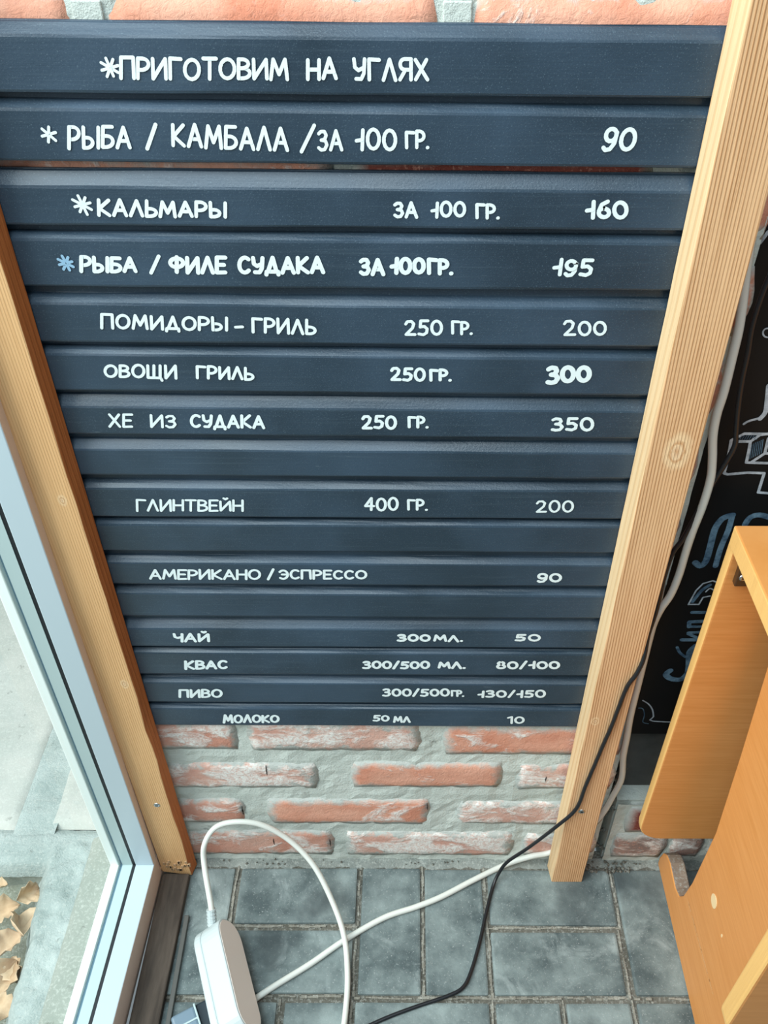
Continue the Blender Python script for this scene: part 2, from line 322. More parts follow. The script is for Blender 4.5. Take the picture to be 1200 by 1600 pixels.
def field(name, x0, x1, y0, y1, zf, mat, step=.01, parent=None):
    nx = max(2, int((x1-x0)/step)); ny = max(2, int((y1-y0)/step)); mb = MB()
    vs = [(x0+(x1-x0)*i/nx, y0+(y1-y0)*j/ny, zf(x0+(x1-x0)*i/nx, y0+(y1-y0)*j/ny)) for j in range(ny+1) for i in range(nx+1)]
    mb.add(vs, [(j*(nx+1)+i, j*(nx+1)+i+1, (j+1)*(nx+1)+i+1, (j+1)*(nx+1)+i) for j in range(ny) for i in range(nx)])
    return mb.build(name, M[mat], parent, smooth=True)
# ---- floor of concrete pavers
floor = struct('floor')
mb = MB(); nx, ny = 150, 110; x0, x1, y0, y1 = -.39, 1.1, -1.4, .02; vs = []
for j in range(ny+1):
    for i in range(nx+1):
        x = x0+(x1-x0)*i/nx; y = y0+(y1-y0)*j/ny; vs.append((x, y, -.0032+.0012*noise.noise(Vector((x*130, y*130, 0)))))
mb.add(vs, [(j*(nx+1)+i, j*(nx+1)+i+1, (j+1)*(nx+1)+i+1, (j+1)*(nx+1)+i) for j in range(ny) for i in range(nx)])
mb.box(x0, x1, y0, y1, -.06, -.008); mb.build('joint_bed', M['grout'], floor)
def paver_mesh(wx, wy):
    mb = MB(); mb.box(-wx/2, wx/2, -wy/2, wy/2, -.03, 0); me = mb.mesh('paver')
    bm = bmesh.new(); bm.from_mesh(me)
    bmesh.ops.bevel(bm, geom=[e for e in bm.edges if max(v.co.z for v in e.verts) > -.001 or abs(e.verts[0].co.z-e.verts[1].co.z) > .01], offset=.0035, segments=2, affect='EDGES', profile=.6)
    bm.to_mesh(me); bm.free(); me.materials.append(M['paver']); return me
RIDGE = []; PV = {}; rr = random.Random(2)
def paver(xa, xb, ya, yb):
    wx = round(xb-xa-.008, 3); wy = round(yb-ya-.008, 3)
    if ya > -.5: RIDGE.append((xa, xb, ya, yb))
    if (wx, wy) not in PV: PV[(wx, wy)] = paver_mesh(wx, wy)
    o = link('paver', PV[(wx, wy)], M['paver'], floor)
    o.location = ((xa+xb)/2+rr.uniform(-.0006, .0006), (ya+yb)/2, rr.uniform(-.0008, .0008)); o.rotation_euler = (rr.uniform(-.006, .006), rr.uniform(-.006, .006), rr.uniform(-.006, .006))
for a in [(-.268, -.074, -.104, -.008), (-.266, -.076, -.204, -.106), (-.368, -.270, -.206, -.008), (-.074, .026, -.206, -.008), (.026, .125, -.206, -.009),
          (.125, .328, -.106, -.010), (.125, .324, -.206, -.108), (.329, .429, -.206, -.010), (.430, .53, -.206, -.01), (.53, .63, -.206, -.01)]: paver(*a)
for (xa, kind) in [(-.377, 'h'), (-.177, 'v'), (-.076, 'h'), (.125, 'v'), (.226, 'v'), (.327, 'h'), (.53, 'v')]:
    ya = -.408; yb = -.208
    if kind == 'v': paver(xa, xa+.1, ya, yb)
    elif xa < -.3: paver(xa, -.28, ya, yb); paver(-.279, -.18, ya, yb)
    else: paver(xa, xa+.2, -.308, yb); paver(xa, xa+.2, ya, -.309)
for r_ in range(4):
    for c_ in range(5):
        xa = -.376+c_*.202; yb = -.41-r_*.202
        if (r_+c_) % 2: paver(xa, xa+.1, yb-.2, yb); paver(xa+.101, xa+.2, yb-.2, yb)
        else: paver(xa, xa+.2, yb-.1, yb); paver(xa, xa+.2, yb-.2, yb-.101)

field('foot_mortar', -.34, 1.0, -.013, .006, lambda x, y: -.0045+.004*min(1, max(0, (y+.0125)/.006))+.0022*noise.noise(Vector((x*60, y*60, 0)))+.0012*noise.noise(Vector((x*180, y*180, 3))), 'grout_l', .0035, floor)
mb = MB(); rr = random.Random(7)
for (xa, xb, ya, yb) in RIDGE:
    for (p, q) in (((xb, ya), (xb, yb)), ((xa, ya), (xb, ya))):
        L_ = math.hypot(q[0]-p[0], q[1]-p[1]); k = int(L_/.008)
        for i in range(k):
            if rr.random() < .12: continue
            t0 = i/k; t1 = (i+1)/k; w_ = rr.uniform(.0009, .0021); z = rr.uniform(-.0022, -.0004); off = .0008*math.sin(i*.7+xa*90)
            if p[0] == q[0]: mb.box(p[0]+off-w_, p[0]+off+w_, p[1]+(q[1]-p[1])*t0, p[1]+(q[1]-p[1])*t1, -.006, z)
            else: mb.box(p[0]+(q[0]-p[0])*t0, p[0]+(q[0]-p[0])*t1, p[1]+off-w_, p[1]+off+w_, -.006, z)
o = mb.build('joint_mortar', M['mortar_dark'], floor); o['kind'] = 'stuff'

# ---- aluminium window beside the left post (glass plane at x = const)
win = struct('window_1')
FX = [-.455, -.442, -.437, -.4215, -.4165, -.388]       # lip | groove | bead | gasket | inner profile
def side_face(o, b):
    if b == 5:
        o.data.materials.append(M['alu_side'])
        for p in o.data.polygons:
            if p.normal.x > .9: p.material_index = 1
sj = lambda p: Vector((p.x+.0125*(p.z-.06), p.y, p.z)); sr = lambda p: Vector((p.x+.0224*(p.y+.039), p.y, p.z))
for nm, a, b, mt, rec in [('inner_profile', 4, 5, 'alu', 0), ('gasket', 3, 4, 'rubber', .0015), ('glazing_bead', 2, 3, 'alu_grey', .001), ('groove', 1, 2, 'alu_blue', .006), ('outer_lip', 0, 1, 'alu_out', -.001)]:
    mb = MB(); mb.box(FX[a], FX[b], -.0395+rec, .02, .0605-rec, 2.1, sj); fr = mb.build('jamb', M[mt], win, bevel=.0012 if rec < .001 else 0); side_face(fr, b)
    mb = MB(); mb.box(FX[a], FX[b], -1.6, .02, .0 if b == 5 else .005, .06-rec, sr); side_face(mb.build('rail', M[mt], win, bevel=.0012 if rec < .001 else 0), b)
mb = MB(); mb.add([sr(Vector((-.4195, -1.6, .06))), sr(Vector((-.4195, -.039, .06))), sj(Vector((-.4195, -.039, 2.1))), Vector((-.43, -1.6, 2.1))], [(0, 1, 2, 3)])
mb.build('pane', M['glass'], win)

# ---- ground outside
out = struct('ground')
N = lambda x, y, s, k=0: noise.noise(Vector((x*s, y*s, k)))
field('soil', -3., -.44, -2.0, .03, lambda x, y: -.085+.008*N(x, y, 18)+.004*N(x, y, 60), 'soil', .02, out)
def ridge(x, y):
    t = (x+.635-.02*N(x, y, 9, 3)+.12*(y+.04))/.06; t = max(0, min(1, t))
    return -.10+.092*t*t*(3-2*t)+.006*N(x, y, 40)+.004*N(x, y, 95)
field('rough_concrete', -.70, -.50, -1.6, .035, ridge, 'concrete_rough', .005, out)
field('concrete_strip', -.525, -.452, -1.6, .04, lambda x, y: .001+.0006*N(x, y, 60)-.02*max(0, (-.515-x)/.01), 'concrete_strip', .008, out)
def slab(xa, xb, ya, yb, z, wob=.002):
    field('slab', xa, xb, ya, yb, lambda x, y: z+wob*N(x, y, 8)+.0012*N(x, y, 45)-.012*max(0, 1-min(x-xa, xb-x, y-ya, yb-y)/.012), 'concrete', .012, out)
slab(-1.6, -.652, .066, 1.5, -.012); slab(-.606, -.40, .066, 1.5, -.010); slab(-2.7, -1.62, .066, 1.5, -.012); slab(-3., -.40, 1.52, 3, -.012)
field('joint', -.66, -.59, .05, 1.5, lambda x, y: -.015+.002*N(x, y, 50), 'concrete_rough', .008, out)
field('kerb', -3., -.44, -.006, .066, lambda x, y: -.014+.003*N(x, y, 14)+.0015*N(x, y, 60)-.03*max(0, (.004-y)/.01)-.01*max(0, (y-.052)/.014), 'concrete_rough', .007, out)
mb = MB(); mb.box(-3., -.44, .0, .5, -.12, -.05); mb.build('kerb_face', M['concrete_strip'], out)

# ================================================================ OBJECTS
# ---- the menu board: sixteen slats, lettering painted on them
SY = -.006
ROWS = [(37, 60, 150), (160, 176, 258), (268, 296, 357), (365, 378, 452), (461, 479, 539), (544, 558, 615), (618, 640, 683), (687, 706, 746),
        (750, 766, 810), (811, 822, 863), (868, 882, 915), (917, 930, 965), (967.5, 984, 1012), (1013.5, 1022, 1055), (1057, 1069, 1099), (1101, 1109, 1135)]
TILT = [.0075, .010, .008, .006, .009, .009, .010, .008, .004, .004, .006, .007, .003, .004, .006, .005]
board = thing('menu_board', 'black slatted menu board with white hand-painted Russian prices, between the two posts', 'menu board', (-.05, 0, .39))
_k = [0]
def stroke(mb, pts, wd, Y0):
    n = len(pts); _k[0] += 1
    for i in range(n-1):
        a, b = pts[i], pts[i+1]; d = (b-a)
        if d.length < 1e-6: continue
        p = Vector((-d.z, 0, d.x)).normalized()*wd/2; Y = Y0-(_k[0] % 4*5+i % 2)*1.5e-5
        mb.add([(q.x, Y, q.z) for q in (a-p, b-p, b+p, a+p)], [(0, 1, 2, 3)])
    for i, a in enumerate(pts):
        k = 10 if i in (0, n-1) else 8
        Y = Y0-(_k[0] % 4*5+2+i % 3)*1.5e-5
        mb.add([(a.x+math.cos(t*2*math.pi/k)*wd/2, Y, a.z+math.sin(t*2*math.pi/k)*wd/2) for t in range(k)], [tuple(range(k))])
def arc(cx, cy, rx, ry, a0, a1, n=9): return [(cx+rx*math.cos(math.radians(a0+(a1-a0)*i/n)), cy+ry*math.sin(math.radians(a0+(a1-a0)*i/n))) for i in range(n+1)]
def O(w=.72): return [arc(w/2, .5, w/2, .5, 90, 450, 14)]
BOWL = lambda x, y0, y1, r: [(x, y1)]+arc(x+r*.35, (y0+y1)/2, r*.65, (y1-y0)/2, 80, -80, 8)+[(x, y0)]
G = {
 'П': (.66, [[(0, 0), (0, 1), (.62, 1), (.66, 0)]]), 'Р': (.55, [[(0, 0), (0, 1)], BOWL(0, .42, 1, .55)]), 'И': (.68, [[(0, 1), (.03, 0), (.64, 1), (.68, 0)]]),
 'Г': (.55, [[(.02, 0), (0, 1), (.55, .97)]]), 'О': (.74, O(.74)), 'Т': (.66, [[(0, 1), (.66, 1)], [(.33, 1), (.33, 0)]]),
 'В': (.56, [[(0, 0), (0, 1)], BOWL(0, .53, 1, .5), BOWL(0, 0, .53, .58)]), 'М': (.84, [[(0, 0), (.12, 1), (.42, .25), (.72, 1), (.84, 0)]]),
 'Н': (.62, [[(0, 0), (0, 1)], [(.62, 0), (.62, 1)], [(0, .5), (.62, .5)]]), 'А': (.7, [[(0, 0), (.33, 1), (.7, 0)], [(.14, .33), (.58, .33)]]),
 'У': (.58, [[(0, 1), (.05, .6), (.25, .45), (.55, .6)], [(.58, 1), (.54, .3), (.4, .03), (.12, .04)]]), 'Л': (.66, [[(0, 0), (.33, 1), (.66, 0)]]),
 'Я': (.6, [[(.6, 0), (.6, 1)], [(.6, 1)]+arc(.25, .74, .24, .26, 90, 270, 8)+[(.6, .48)], [(.3, .48), (0, 0)]]), 'Х': (.66, [[(0, 1), (.66, 0)], [(.6, 1), (.02, 0)]]),
 'Ы': (.84, [[(0, 1), (.03, 0)], BOWL(.03, 0, .5, .5), [(.84, 1), (.84, 0)]]), 'Б': (.58, [[(.52, 1), (.02, 1), (0, 0)], BOWL(0, 0, .55, .58)]),
 'К': (.62, [[(0, 1), (.02, 0)], [(.56, 1), (.05, .45), (.62, 0)]]), 'З': (.52, [[(0, .88), (.14, 1), (.36, 1), (.47, .8), (.38, .58), (.16, .53), (.42, .5), (.52, .28), (.38, .03), (.16, 0), (0, .12)]]),
 'Ь': (.52, [[(0, 1), (0, 0)], BOWL(0, 0, .5, .54)]), 'Ф': (.8, [[(.4, 1), (.4, 0)], arc(.4, .62, .4, .3, 90, 450, 14)]),
 'Е': (.52, [[(.52, 1), (0, 1), (0, 0), (.52, .02)], [(0, .52), (.44, .52)]]), 'С': (.6, [arc(.34, .5, .34, .5, 50, 315, 12)]),
 'Д': (.74, [[(.0, -.14), (.02, .06), (.72, .06), (.74, -.14)], [(.1, .06), (.38, 1), (.62, .06)]]), 'Щ': (.9, [[(0, 1), (.02, 0), (.84, 0), (.92, -.2)], [(.4, 1), (.4, 0)], [(.8, 1), (.8, 0)]]),
 'Э': (.56, [arc(.22, .5, .34, .5, 140, -130, 12), [(.14, .5), (.54, .5)]]), 'Ч': (.56, [[(0, 1), (.06, .6), (.26, .48), (.54, .6)], [(.56, 1), (.56, 0)]]),
 'Й': (.68, [[(0, .9), (.03, 0), (.64, .9), (.68, 0)], [(.22, 1.22), (.34, 1.12), (.46, 1.22)]]),
 '0': (.62, [arc(.31, .5, .31, .5, 90, 450, 14)]), '1': (.34, [[(.34, 1), (.3, 0)], [(0, .45), (.28, .5)]]), 'l': (.3, [[(0, .85), (.28, 1), (.26, 0)]]),
 '2': (.58, [[(0, .8), (.1, .98), (.35, 1), (.5, .82), (.42, .5), (.02, .02), (.58, .02)]]), '3': (.54, [[(.04, .9), (.2, 1), (.42, .96), (.48, .76), (.36, .56), (.18, .54), (.42, .5), (.54, .28), (.4, .04), (.18, 0), (0, .06)]]),
 '4': (.6, [[(.42, 1), (0, .34), (.6, .34)], [(.44, 1), (.42, 0)]]), '5': (.56, [[(.56, 1), (.12, 1), (.08, .55), (.34, .6), (.52, .42), (.48, .14), (.28, 0), (0, .06)]]),
 '6': (.54, [[(.46, 1), (.16, .8), (.02, .4)], arc(.27, .28, .26, .28, 90, 450, 12)]), '8': (.54, [arc(.27, .76, .2, .24, 90, 450, 12), arc(.27, .27, .26, .27, 90, 450, 12)]),
 '9': (.5, [arc(.26, .7, .24, .3, 20, 380, 12), [(.5, .82), (.46, .3), (.3, .02), (.1, -.02), (0, .1)]]), '/': (.4, [[(0, -.05), (.4, 1.05)]]), '-': (.4, [[(0, .35), (.4, .38)]]), '.': (.08, [[(.02, .02), (.05, .03)]]),
}
TXT = {0: [('*', 172, 106, 14), ('ПРИГОТОВИМ', 189, 449, 91, 123, 93, 123, 6), ('НА', 481, 525, 93, 123, 93, 123, 6.2), ('УГЛЯХ', 553, 668, 93, 124, 94, 125, 6)],
 1: [('*6', 76, 210, 13), ('РЫБА', 108, 203, 198, 231, 199, 230, 6), ('/', 230, 243, 196, 231, 196, 231, 6.5), ('КАМБАЛА', 270, 449, 195, 228, 201, 234, 6), ('/', 471, 491, 200, 236, 200, 236, 6), ('ЗА', 498, 534, 205, 234, 205, 234, 5.5),
     ('100', 557, 618, 203, 233, 204, 233, 6), ('ГР.', 635, 669, 206, 230, 206, 231, 5.5), ('90', 945, 992, 201, 234, 201, 233, 7, .35)],
 2: [('*', 129, 320, 15), ('КАЛЬМАРЫ', 154, 352, 312, 336, 318, 339, 6), ('ЗА', 617, 651, 317, 338, 317, 339, 5.5), ('100', 675, 726, 317, 339, 317, 338, 5.5), ('ГР.', 745, 779, 320, 340, 320, 341, 5.5), ('160', 917, 979, 316, 340, 316, 340, 7)],
 3: [('*b', 103, 411, 12), ('РЫБА', 127, 212, 402, 424, 404, 424, 6.5), ('/', 236, 248, 402, 425, 402, 425, 6), ('ФИЛЕ', 266, 352, 402, 425, 403, 426, 7), ('СУДАКА', 374, 505, 403, 426, 404, 426, 7),
     ('ЗА', 564, 599, 406, 428, 406, 428, 7), ('100', 612, 662, 405, 427, 405, 426, 7.5), ('ГР.', 670, 706, 406, 427, 407, 428, 7), ('195', 866, 925, 406, 429, 407, 430, 6.5, .15)],
 4: [('ПОМИДОРЫ', 159, 354, 491, 512, 497, 516, 5.2), ('-', 368, 379, 500, 517, 500, 517, 5), ('ГРИЛЬ', 395, 492, 497, 518, 500, 522, 5.2), ('250', 634, 690, 502, 523, 502, 523, 5.2), ('ГР.', 707, 737, 503, 521, 503, 522, 5), ('200', 882, 946, 503, 524, 503, 523, 5)],
 5: [('ОВОЩИ', 164, 275, 571, 588, 571, 591, 5), ('ГРИЛЬ', 308, 395, 573, 591, 575, 593, 5), ('250', 612, 663, 576, 594, 576, 594, 5.5), ('ГР.', 673, 704, 578, 594, 579, 594, 5.5), ('300', 856, 921, 575, 598, 573, 594, 8.5)],
 6: [('ХЕ', 171, 206, 648, 667, 648, 667, 4.6), ('ИЗ', 236, 274, 649, 667, 650, 668, 4.6), ('СУДАКА', 299, 412, 649, 667, 650, 668, 5.2), ('250', 567, 618, 651, 669, 651, 669, 5.5), ('ГР.', 639, 668, 652, 667, 652, 668, 5.2), ('350', 863, 926, 654, 672, 654, 672, 5.6)],
 8: [('ГЛИНТВЕЙН', 214, 379, 781, 798, 782, 798, 4.2), ('400', 571, 621, 779, 797, 779, 797, 4.8), ('ГР.', 638, 667, 781, 796, 781, 797, 4.6), ('200', 839, 895, 783, 800, 783, 799, 4.2, .1)],
 10: [('АМЕРИКАНО', 235, 406, 890, 904, 891, 905, 4.4), ('/', 419, 427, 890, 904, 890, 904, 4.6), ('ЭСПРЕССО', 438, 572, 891, 904, 892, 904, 4.4), ('90', 841, 876, 897, 909, 897, 908, 5)],
 12: [('ЧАЙ', 272, 326, 990, 1002, 990, 1002, 5), ('300', 622, 671, 992, 1001, 992, 1001, 5), ('МЛ.', 679, 722, 993, 1001, 993, 1002, 4.8), ('50', 806, 843, 992, 1001, 992, 1001, 4.6)],
 13: [('КВАС', 290, 354, 1033, 1045, 1033, 1044, 5.2), ('300/500', 568, 670, 1034, 1044, 1034, 1044, 5), ('МЛ.', 686, 726, 1035, 1043, 1035, 1044, 5), ('80/100', 777, 873, 1034, 1044, 1034, 1044, 5)],
 14: [('ПИВО', 281, 346, 1078, 1089, 1078, 1089, 4.6), ('300/500', 599, 701, 1077, 1087, 1077, 1087, 4.6), ('ГР.', 706, 724, 1079, 1087, 1079, 1088, 4), ('130/150', 748, 851, 1080, 1089, 1079, 1089, 4.6)],
 15: [('МОЛОКО', 350, 435, 1117, 1129, 1118, 1128, 4.6), ('50', 584, 607, 1118, 1126, 1118, 1126, 4.2), ('МЛ', 616, 640, 1120, 1128, 1120, 1128, 4.2), ('l0', 794, 818, 1120, 1130, 1120, 1129, 4.2)]}
rg = random.Random(5)
PXM = lambda p: (p+Vector((0, CD, -CH))).dot(_f)/F        # metres per pixel at a point
def painted_text(k, item, par):
    mb = MB(); Y = SY-.0005; mat = 'paint'
    if item[0][0] == '*':
        _, cx, cy, R = item; arms = 6 if item[0] == '*6' else 8
        if item[0] == '*b': mat = 'paint_blue'
        c = onY(cx, cy, Y); s_ = PXM(c)
        for a in range(arms):
            t_ = 2*math.pi*a/arms+.25; ln = R*s_*rg.uniform(.85, 1.05)
            stroke(mb, [c+Vector((math.cos(t_), 0, math.sin(t_)))*ln*.15, c+Vector((math.cos(t_), 0, math.sin(t_)))*ln], 4.6*s_, Y)
    else:
        s, xa, xb, ta, ba, tb, bb, wd = item[:8]; sl = item[8] if len(item) > 8 else 0
        gap = .24 if len(s) < 9 else .2
        tot = sum(G[c][0] for c in s)+gap*(len(s)-1); x = 0
        for c in s:
            gw, st = G[c]; dy = rg.uniform(-.03, .03); hs = rg.uniform(.97, 1.04)
            for pl in st:
                pts = []
                for (px, py) in pl:
                    u = (x+px)/tot; top = ta+(tb-ta)*u; bot = ba+(bb-ba)*u; X = xa+(xb-xa)*u
                    X += sl*(py-.5)*(bot-top)*.5; pts.append(onY(X, bot+(top-bot)*(py*hs+dy), Y))
                stroke(mb, pts, wd*.95*PXM(pts[0]), Y)
            x += gw+gap
    mb.build('lettering', M[mat], par)
for k, (T, B, E_) in enumerate(ROWS):
    zE = onY(550, E_, SY).z; zB = onY(550, B, SY).z
    meas = zB; top = onY(550, T, SY).z-zB; dl = (CH-zB)/(CD+SY)
    b = min(.0092, top/(1+dl)*1.3); a = max(.0018, top-b*dl)
    zT = zB+a
    lip = (onY(550, ROWS[k-1][2], SY).z+.0035) if k not in (0, 2) else zT+.001
    lip = max(lip, zT+.001)
    prof = [(SY+.0115, lip), (SY+.0099, lip), (SY+.0098, zT+.0004), (SY+b+.0004, zT+.0003), (SY+b*.85, zT-.0004), (SY+b*.55, zB+a*.62), (SY+.0008, zB+.0008), (SY, zB-.0012), (SY, zE+.0025), (SY+.0007, zE+.0008), (SY+.0022, zE), (SY+.008, zE+.0012), (SY+.0115, zE+.0012)]
    mb = MB(); nseg = 24; x0, x1 = -.362, .262; L = len(prof); vs = []
    for i in range(nseg+1):
        x = x0+(x1-x0)*i/nseg; xr = x+.04
        dz = -TILT[k]*xr*.75*(1 if k < 9 else .8)
        for j, (y, z) in enumerate(prof): vs.append((x, y+.0003*noise.noise(Vector((x*9, j, k))), z+dz+.0006*noise.noise(Vector((x*12, j*.6, k*3.)))))
    fs = [(i*L+j, i*L+(j+1) % L, (i+1)*L+(j+1) % L, (i+1)*L+j) for i in range(nseg) for j in range(L)]+[tuple(range(L)), tuple(nseg*L+j for j in range(L))]
    mb.add(vs, fs); s = mb.build('slat', M['slat'], board)
    for item in TXT.get(k, []): painted_text(k, item, s)

# ---- posts
def screw(p, d, par, r=.0052, mat='steel', name='screw_head'):
    mb = MB(); p = Vector(p); d = Vector(d).normalized(); mb.tube([p, p+d*.0008, p+d*.0016], lambda t_: r*(1-.35*t_*t_), 14, 0)
    s = mb.build(name, M[mat], par)
    q = d.orthogonal().normalized(); b = d.cross(q); mb = MB(); c = p+d*.0018
    for v in (q, b): w_ = d.cross(v); mb.add([c+v*r*.5+w_*r*.1, c+v*r*.5-w_*r*.1, c-v*r*.5-w_*r*.1, c-v*r*.5+w_*r*.1], [(0, 1, 2, 3)])
    mb.build('screw_slot', M['rubber'], s); return s
def post(name, label, sect, zb, ztop, front, side, inner, org, jag=0):
    """sect: four (x,y) corners fl, fr, br, bl; zb: bottom z of each; inner: index of the side edge pair carrying the other colour."""
    t = thing(name, label, 'post', org, 'timber posts beside the menu board'); nz = 60; vs = []
    for j in range(nz+1):
        for c, (x, y) in enumerate(sect):
            z = zb[c]+(ztop-zb[c])*j/nz; jx = jag*noise.noise(Vector((z*14, c*5., 1)))+jag*.5*noise.noise(Vector((z*45, c*5., 4)))
            if c == inner[0]: x += jx if jag else 0
            x += (sect_lean if jag else 0)*z
            vs.append((x+.0004*noise.noise(Vector((z*20, c, 9))), y, z))
    core = MB(); facesA = []; facesB = []
    for j in range(nz):
        for c in range(4):
            d = (c+1) % 4; f = (j*4+c, j*4+d, (j+1)*4+d, (j+1)*4+c)
            (facesB if (c, d) == inner or (d, c) == inner else facesA).append(f)
    facesA += [(0, 1, 2, 3), tuple(nz*4+c for c in range(4))]
    me = bpy.data.meshes.new('timber'); me.from_pydata([Vector(v)-Vector(org) for v in vs], [], facesA+facesB); me.materials.append(M[front]); me.materials.append(M[side])
    for i, p in enumerate(me.polygons): p.material_index = 1 if i >= len(facesA) else 0
    bm = bmesh.new(); bm.from_mesh(me); bmesh.ops.recalc_face_normals(bm, faces=bm.faces); bm.to_mesh(me); bm.free()
    link('timber', me, M[front], t, bevel=.0012, seg=2); return t
sect_lean = .005
pl = post('wooden_post', 'pale knotty post with shaded dark orange side, next to the white window frame', [(-.3865, -.026), (-.3415, -.026), (-.3367, -.0066), (-.3865, -.0066)], [.014, .002, .002, .014], 2.1, 'pine_l', 'pine_shade', (1, 2), (-.365, -.013, 0), .0022)
sect_lean = 0
pr = post('wooden_post', 'straight-grained post right of the menu, a black cable crossing it', [(.2315, -.034), (.2795, -.034), (.2795, -.0066), (.2276, -.0066)], [0, 0, 0, 0], 2.1, 'pine', 'pine_lit', (0, 3), (.255, -.017, 0))
s1 = onY(245, 1258, -.026); screw(s1+Vector((0, .0004, 0)), (0, -1, 0), pl)
s2 = onY(909, 1268, -.034); screw(s2+Vector((0, .0004, 0)), (0, -1, 0), pr)
mb = MB(); rr = random.Random(3)
for i in range(26):
    p = onY(250+rr.uniform(0, 46), 1346+rr.uniform(0, 14), -.0265); s_ = .0016
    mb.box(p.x-s_, p.x+s_, -.0272, -.024, p.z-.003, p.z+.003)
mb.build('frayed_end', M['endgrain'], pl)

# ---- threshold strips on the floor by the window
t = MB(); pts = [(-.386, -1.4), (-.345, -1.4), (-.3435, -.028), (-.386, -.028)]
t.prism([(p[0], p[1]) for p in pts], 'z', .0, .013); o = t.build('threshold', M['darkwood'], None, bevel=.002)
o['label'] = 'dark brown wooden threshold strip along the foot of the window frame'; o['category'] = 'threshold'
t = MB(); a = onZ(292, 1430, .006); b = onZ(262, 1600, .006); d = (b-a).normalized(); e = a+d*.6; q = Vector((-d.y, d.x, 0))*.0035
t.add([(p.x, p.y, z) for z in (0, .007) for p in (a-q, a+q, e+q, e-q)], [(0, 1, 2, 3), (4, 7, 6, 5), (0, 4, 5, 1), (1, 5, 6, 2), (2, 6, 7, 3), (3, 7, 4, 0)])
o = t.build('metal_strip', flat('dull_grey_metal', rgb(84, 84, 80), .5), None, bevel=.001); o['label'] = 'thin dull grey strip lying between the threshold and the white power block'; o['category'] = 'strip'

# ---- blackboard with chalk drawing
bb = thing('blackboard', 'black chalkboard with blue and white drawn letters, behind the wooden desk', 'blackboard', (.6, .03, .3))
BY = .020; zb_ = onY(1040, 1147, BY).z
mb = MB(); mb.box(.300, 1.05, BY, BY+.015, zb_, 1.6); mb.build('panel', M['black'], bb, bevel=.001)
def chalk(pts, wd, mat, ox, oy, s, par=bb, smooth=3, name='chalk_stroke', off=.0006):
    P = [onY(ox+x/s, oy+y/s, BY-off) for x, y in pts]
    if smooth: P = catmull(P, smooth)
    mb = MB(); stroke(mb, P, 1.2*wd/s*PXM(P[0]), BY-off); mb.build(name, M[mat], par)
A = (1000, 550, 5.333)
for pts in [[(760, 735), (750, 800), (715, 960), (700, 1010), (730, 1020), (900, 1005), (1035, 1010), (985, 1170), (1110, 1180)], [(760, 735), (870, 680), (1180, 685)],
            [(790, 745), (920, 745), (1000, 690), (1070, 680)], [(920, 745), (905, 830), (885, 920), (1050, 925), (1130, 925)], [(925, 920), (1040, 845), (1160, 845)], [(1040, 845), (1070, 720)]]:
    chalk(pts, 22, 'chalk_w', *A, smooth=0, name='chalk_outline')
for i in range(7): chalk([(930+i*16, 760-i*7+10), (915+i*16, 890-i*8)], 5, 'chalk_b', *A, smooth=0, name='chalk_hatching')
for i in range(8): chalk([(830+i*20, 728), (850+i*20, 695)], 5, 'chalk_b', *A, smooth=0, name='chalk_hatching')
chalk([(865, 600), (900, 578), (960, 560), (1020, 545)], 18, 'chalk_w', *A); chalk([(1000, 555), (1045, 500), (1060, 400), (1072, 280)], 34, 'chalk_w', *A)
Bz = (1000, 800, 4.571)
chalk([(395, 360), (430, 385), (470, 350), (500, 250), (535, 120), (590, 45), (660, 22)], 40, 'chalk_b', *Bz); chalk([(660, 22), (630, 130), (575, 260), (540, 385)], 36, 'chalk_b', *Bz)
chalk([(750, 90), (785, 40), (850, 20), (930, 40)], 38, 'chalk_b', *Bz); chalk([(1000+0, 130), (1010, 300)], 34, 'chalk_b', *Bz)
chalk([(345, 660), (400, 560), (450, 510), (520, 490), (600, 520)], 10, 'chalk_w', *Bz, smooth=0); chalk([(345, 660), (420, 660), (450, 610), (500, 600)], 10, 'chalk_w', *Bz, smooth=0)
chalk([(470, 570), (500, 545), (530, 560)], 9, 'chalk_w', *Bz); chalk([(375, 640), (440, 560), (500, 520)], 22, 'chalk_b', *Bz, off=.0004)
chalk([(372, 716), (520, 716)], 24, 'chalk_b', *Bz); chalk([(350, 820), (352, 785), (500, 778)], 26, 'chalk_b', *Bz, smooth=0); chalk([(350, 818), (480, 818)], 20, 'chalk_b', *Bz)
chalk([(345, 862), (460, 856)], 22, 'chalk_b', *Bz); chalk([(300, 912), (420, 912)], 28, 'chalk_b', *Bz); chalk([(345, 870), (400, 895)], 22, 'chalk_b', *Bz)
chalk([(265, 965), (285, 1005), (325, 1035)], 18, 'chalk_b', *Bz); chalk([(400, 955), (355, 1000), (350, 1080), (340, 1150), (290, 1195), (220, 1190), (185, 1160), (215, 1132)], 40, 'chalk_b', *Bz)
chalk([(20, 1345), (60, 1370), (88, 1410), (96, 1460), (92, 1493), (400, 1503)], 9, 'chalk_w', *Bz); chalk([(-10, 1400), (20, 1405), (32, 1450), (20, 1500), (60, 1512)], 6, 'chalk_b', *Bz)
chalk([(1066, 600), (1030, 650), (1000, 690)], 26, 'chalk_w', 1000, 250, 5.333); chalk(arc(1062, 1440, 38, 38, 90, 450, 10), 12, 'chalk_w', 1000, 250, 5.333)
chalk([(1120, 760), (1108, 690), (1125, 600)], 30, 'chalk_w', 1000, 250, 5.333)

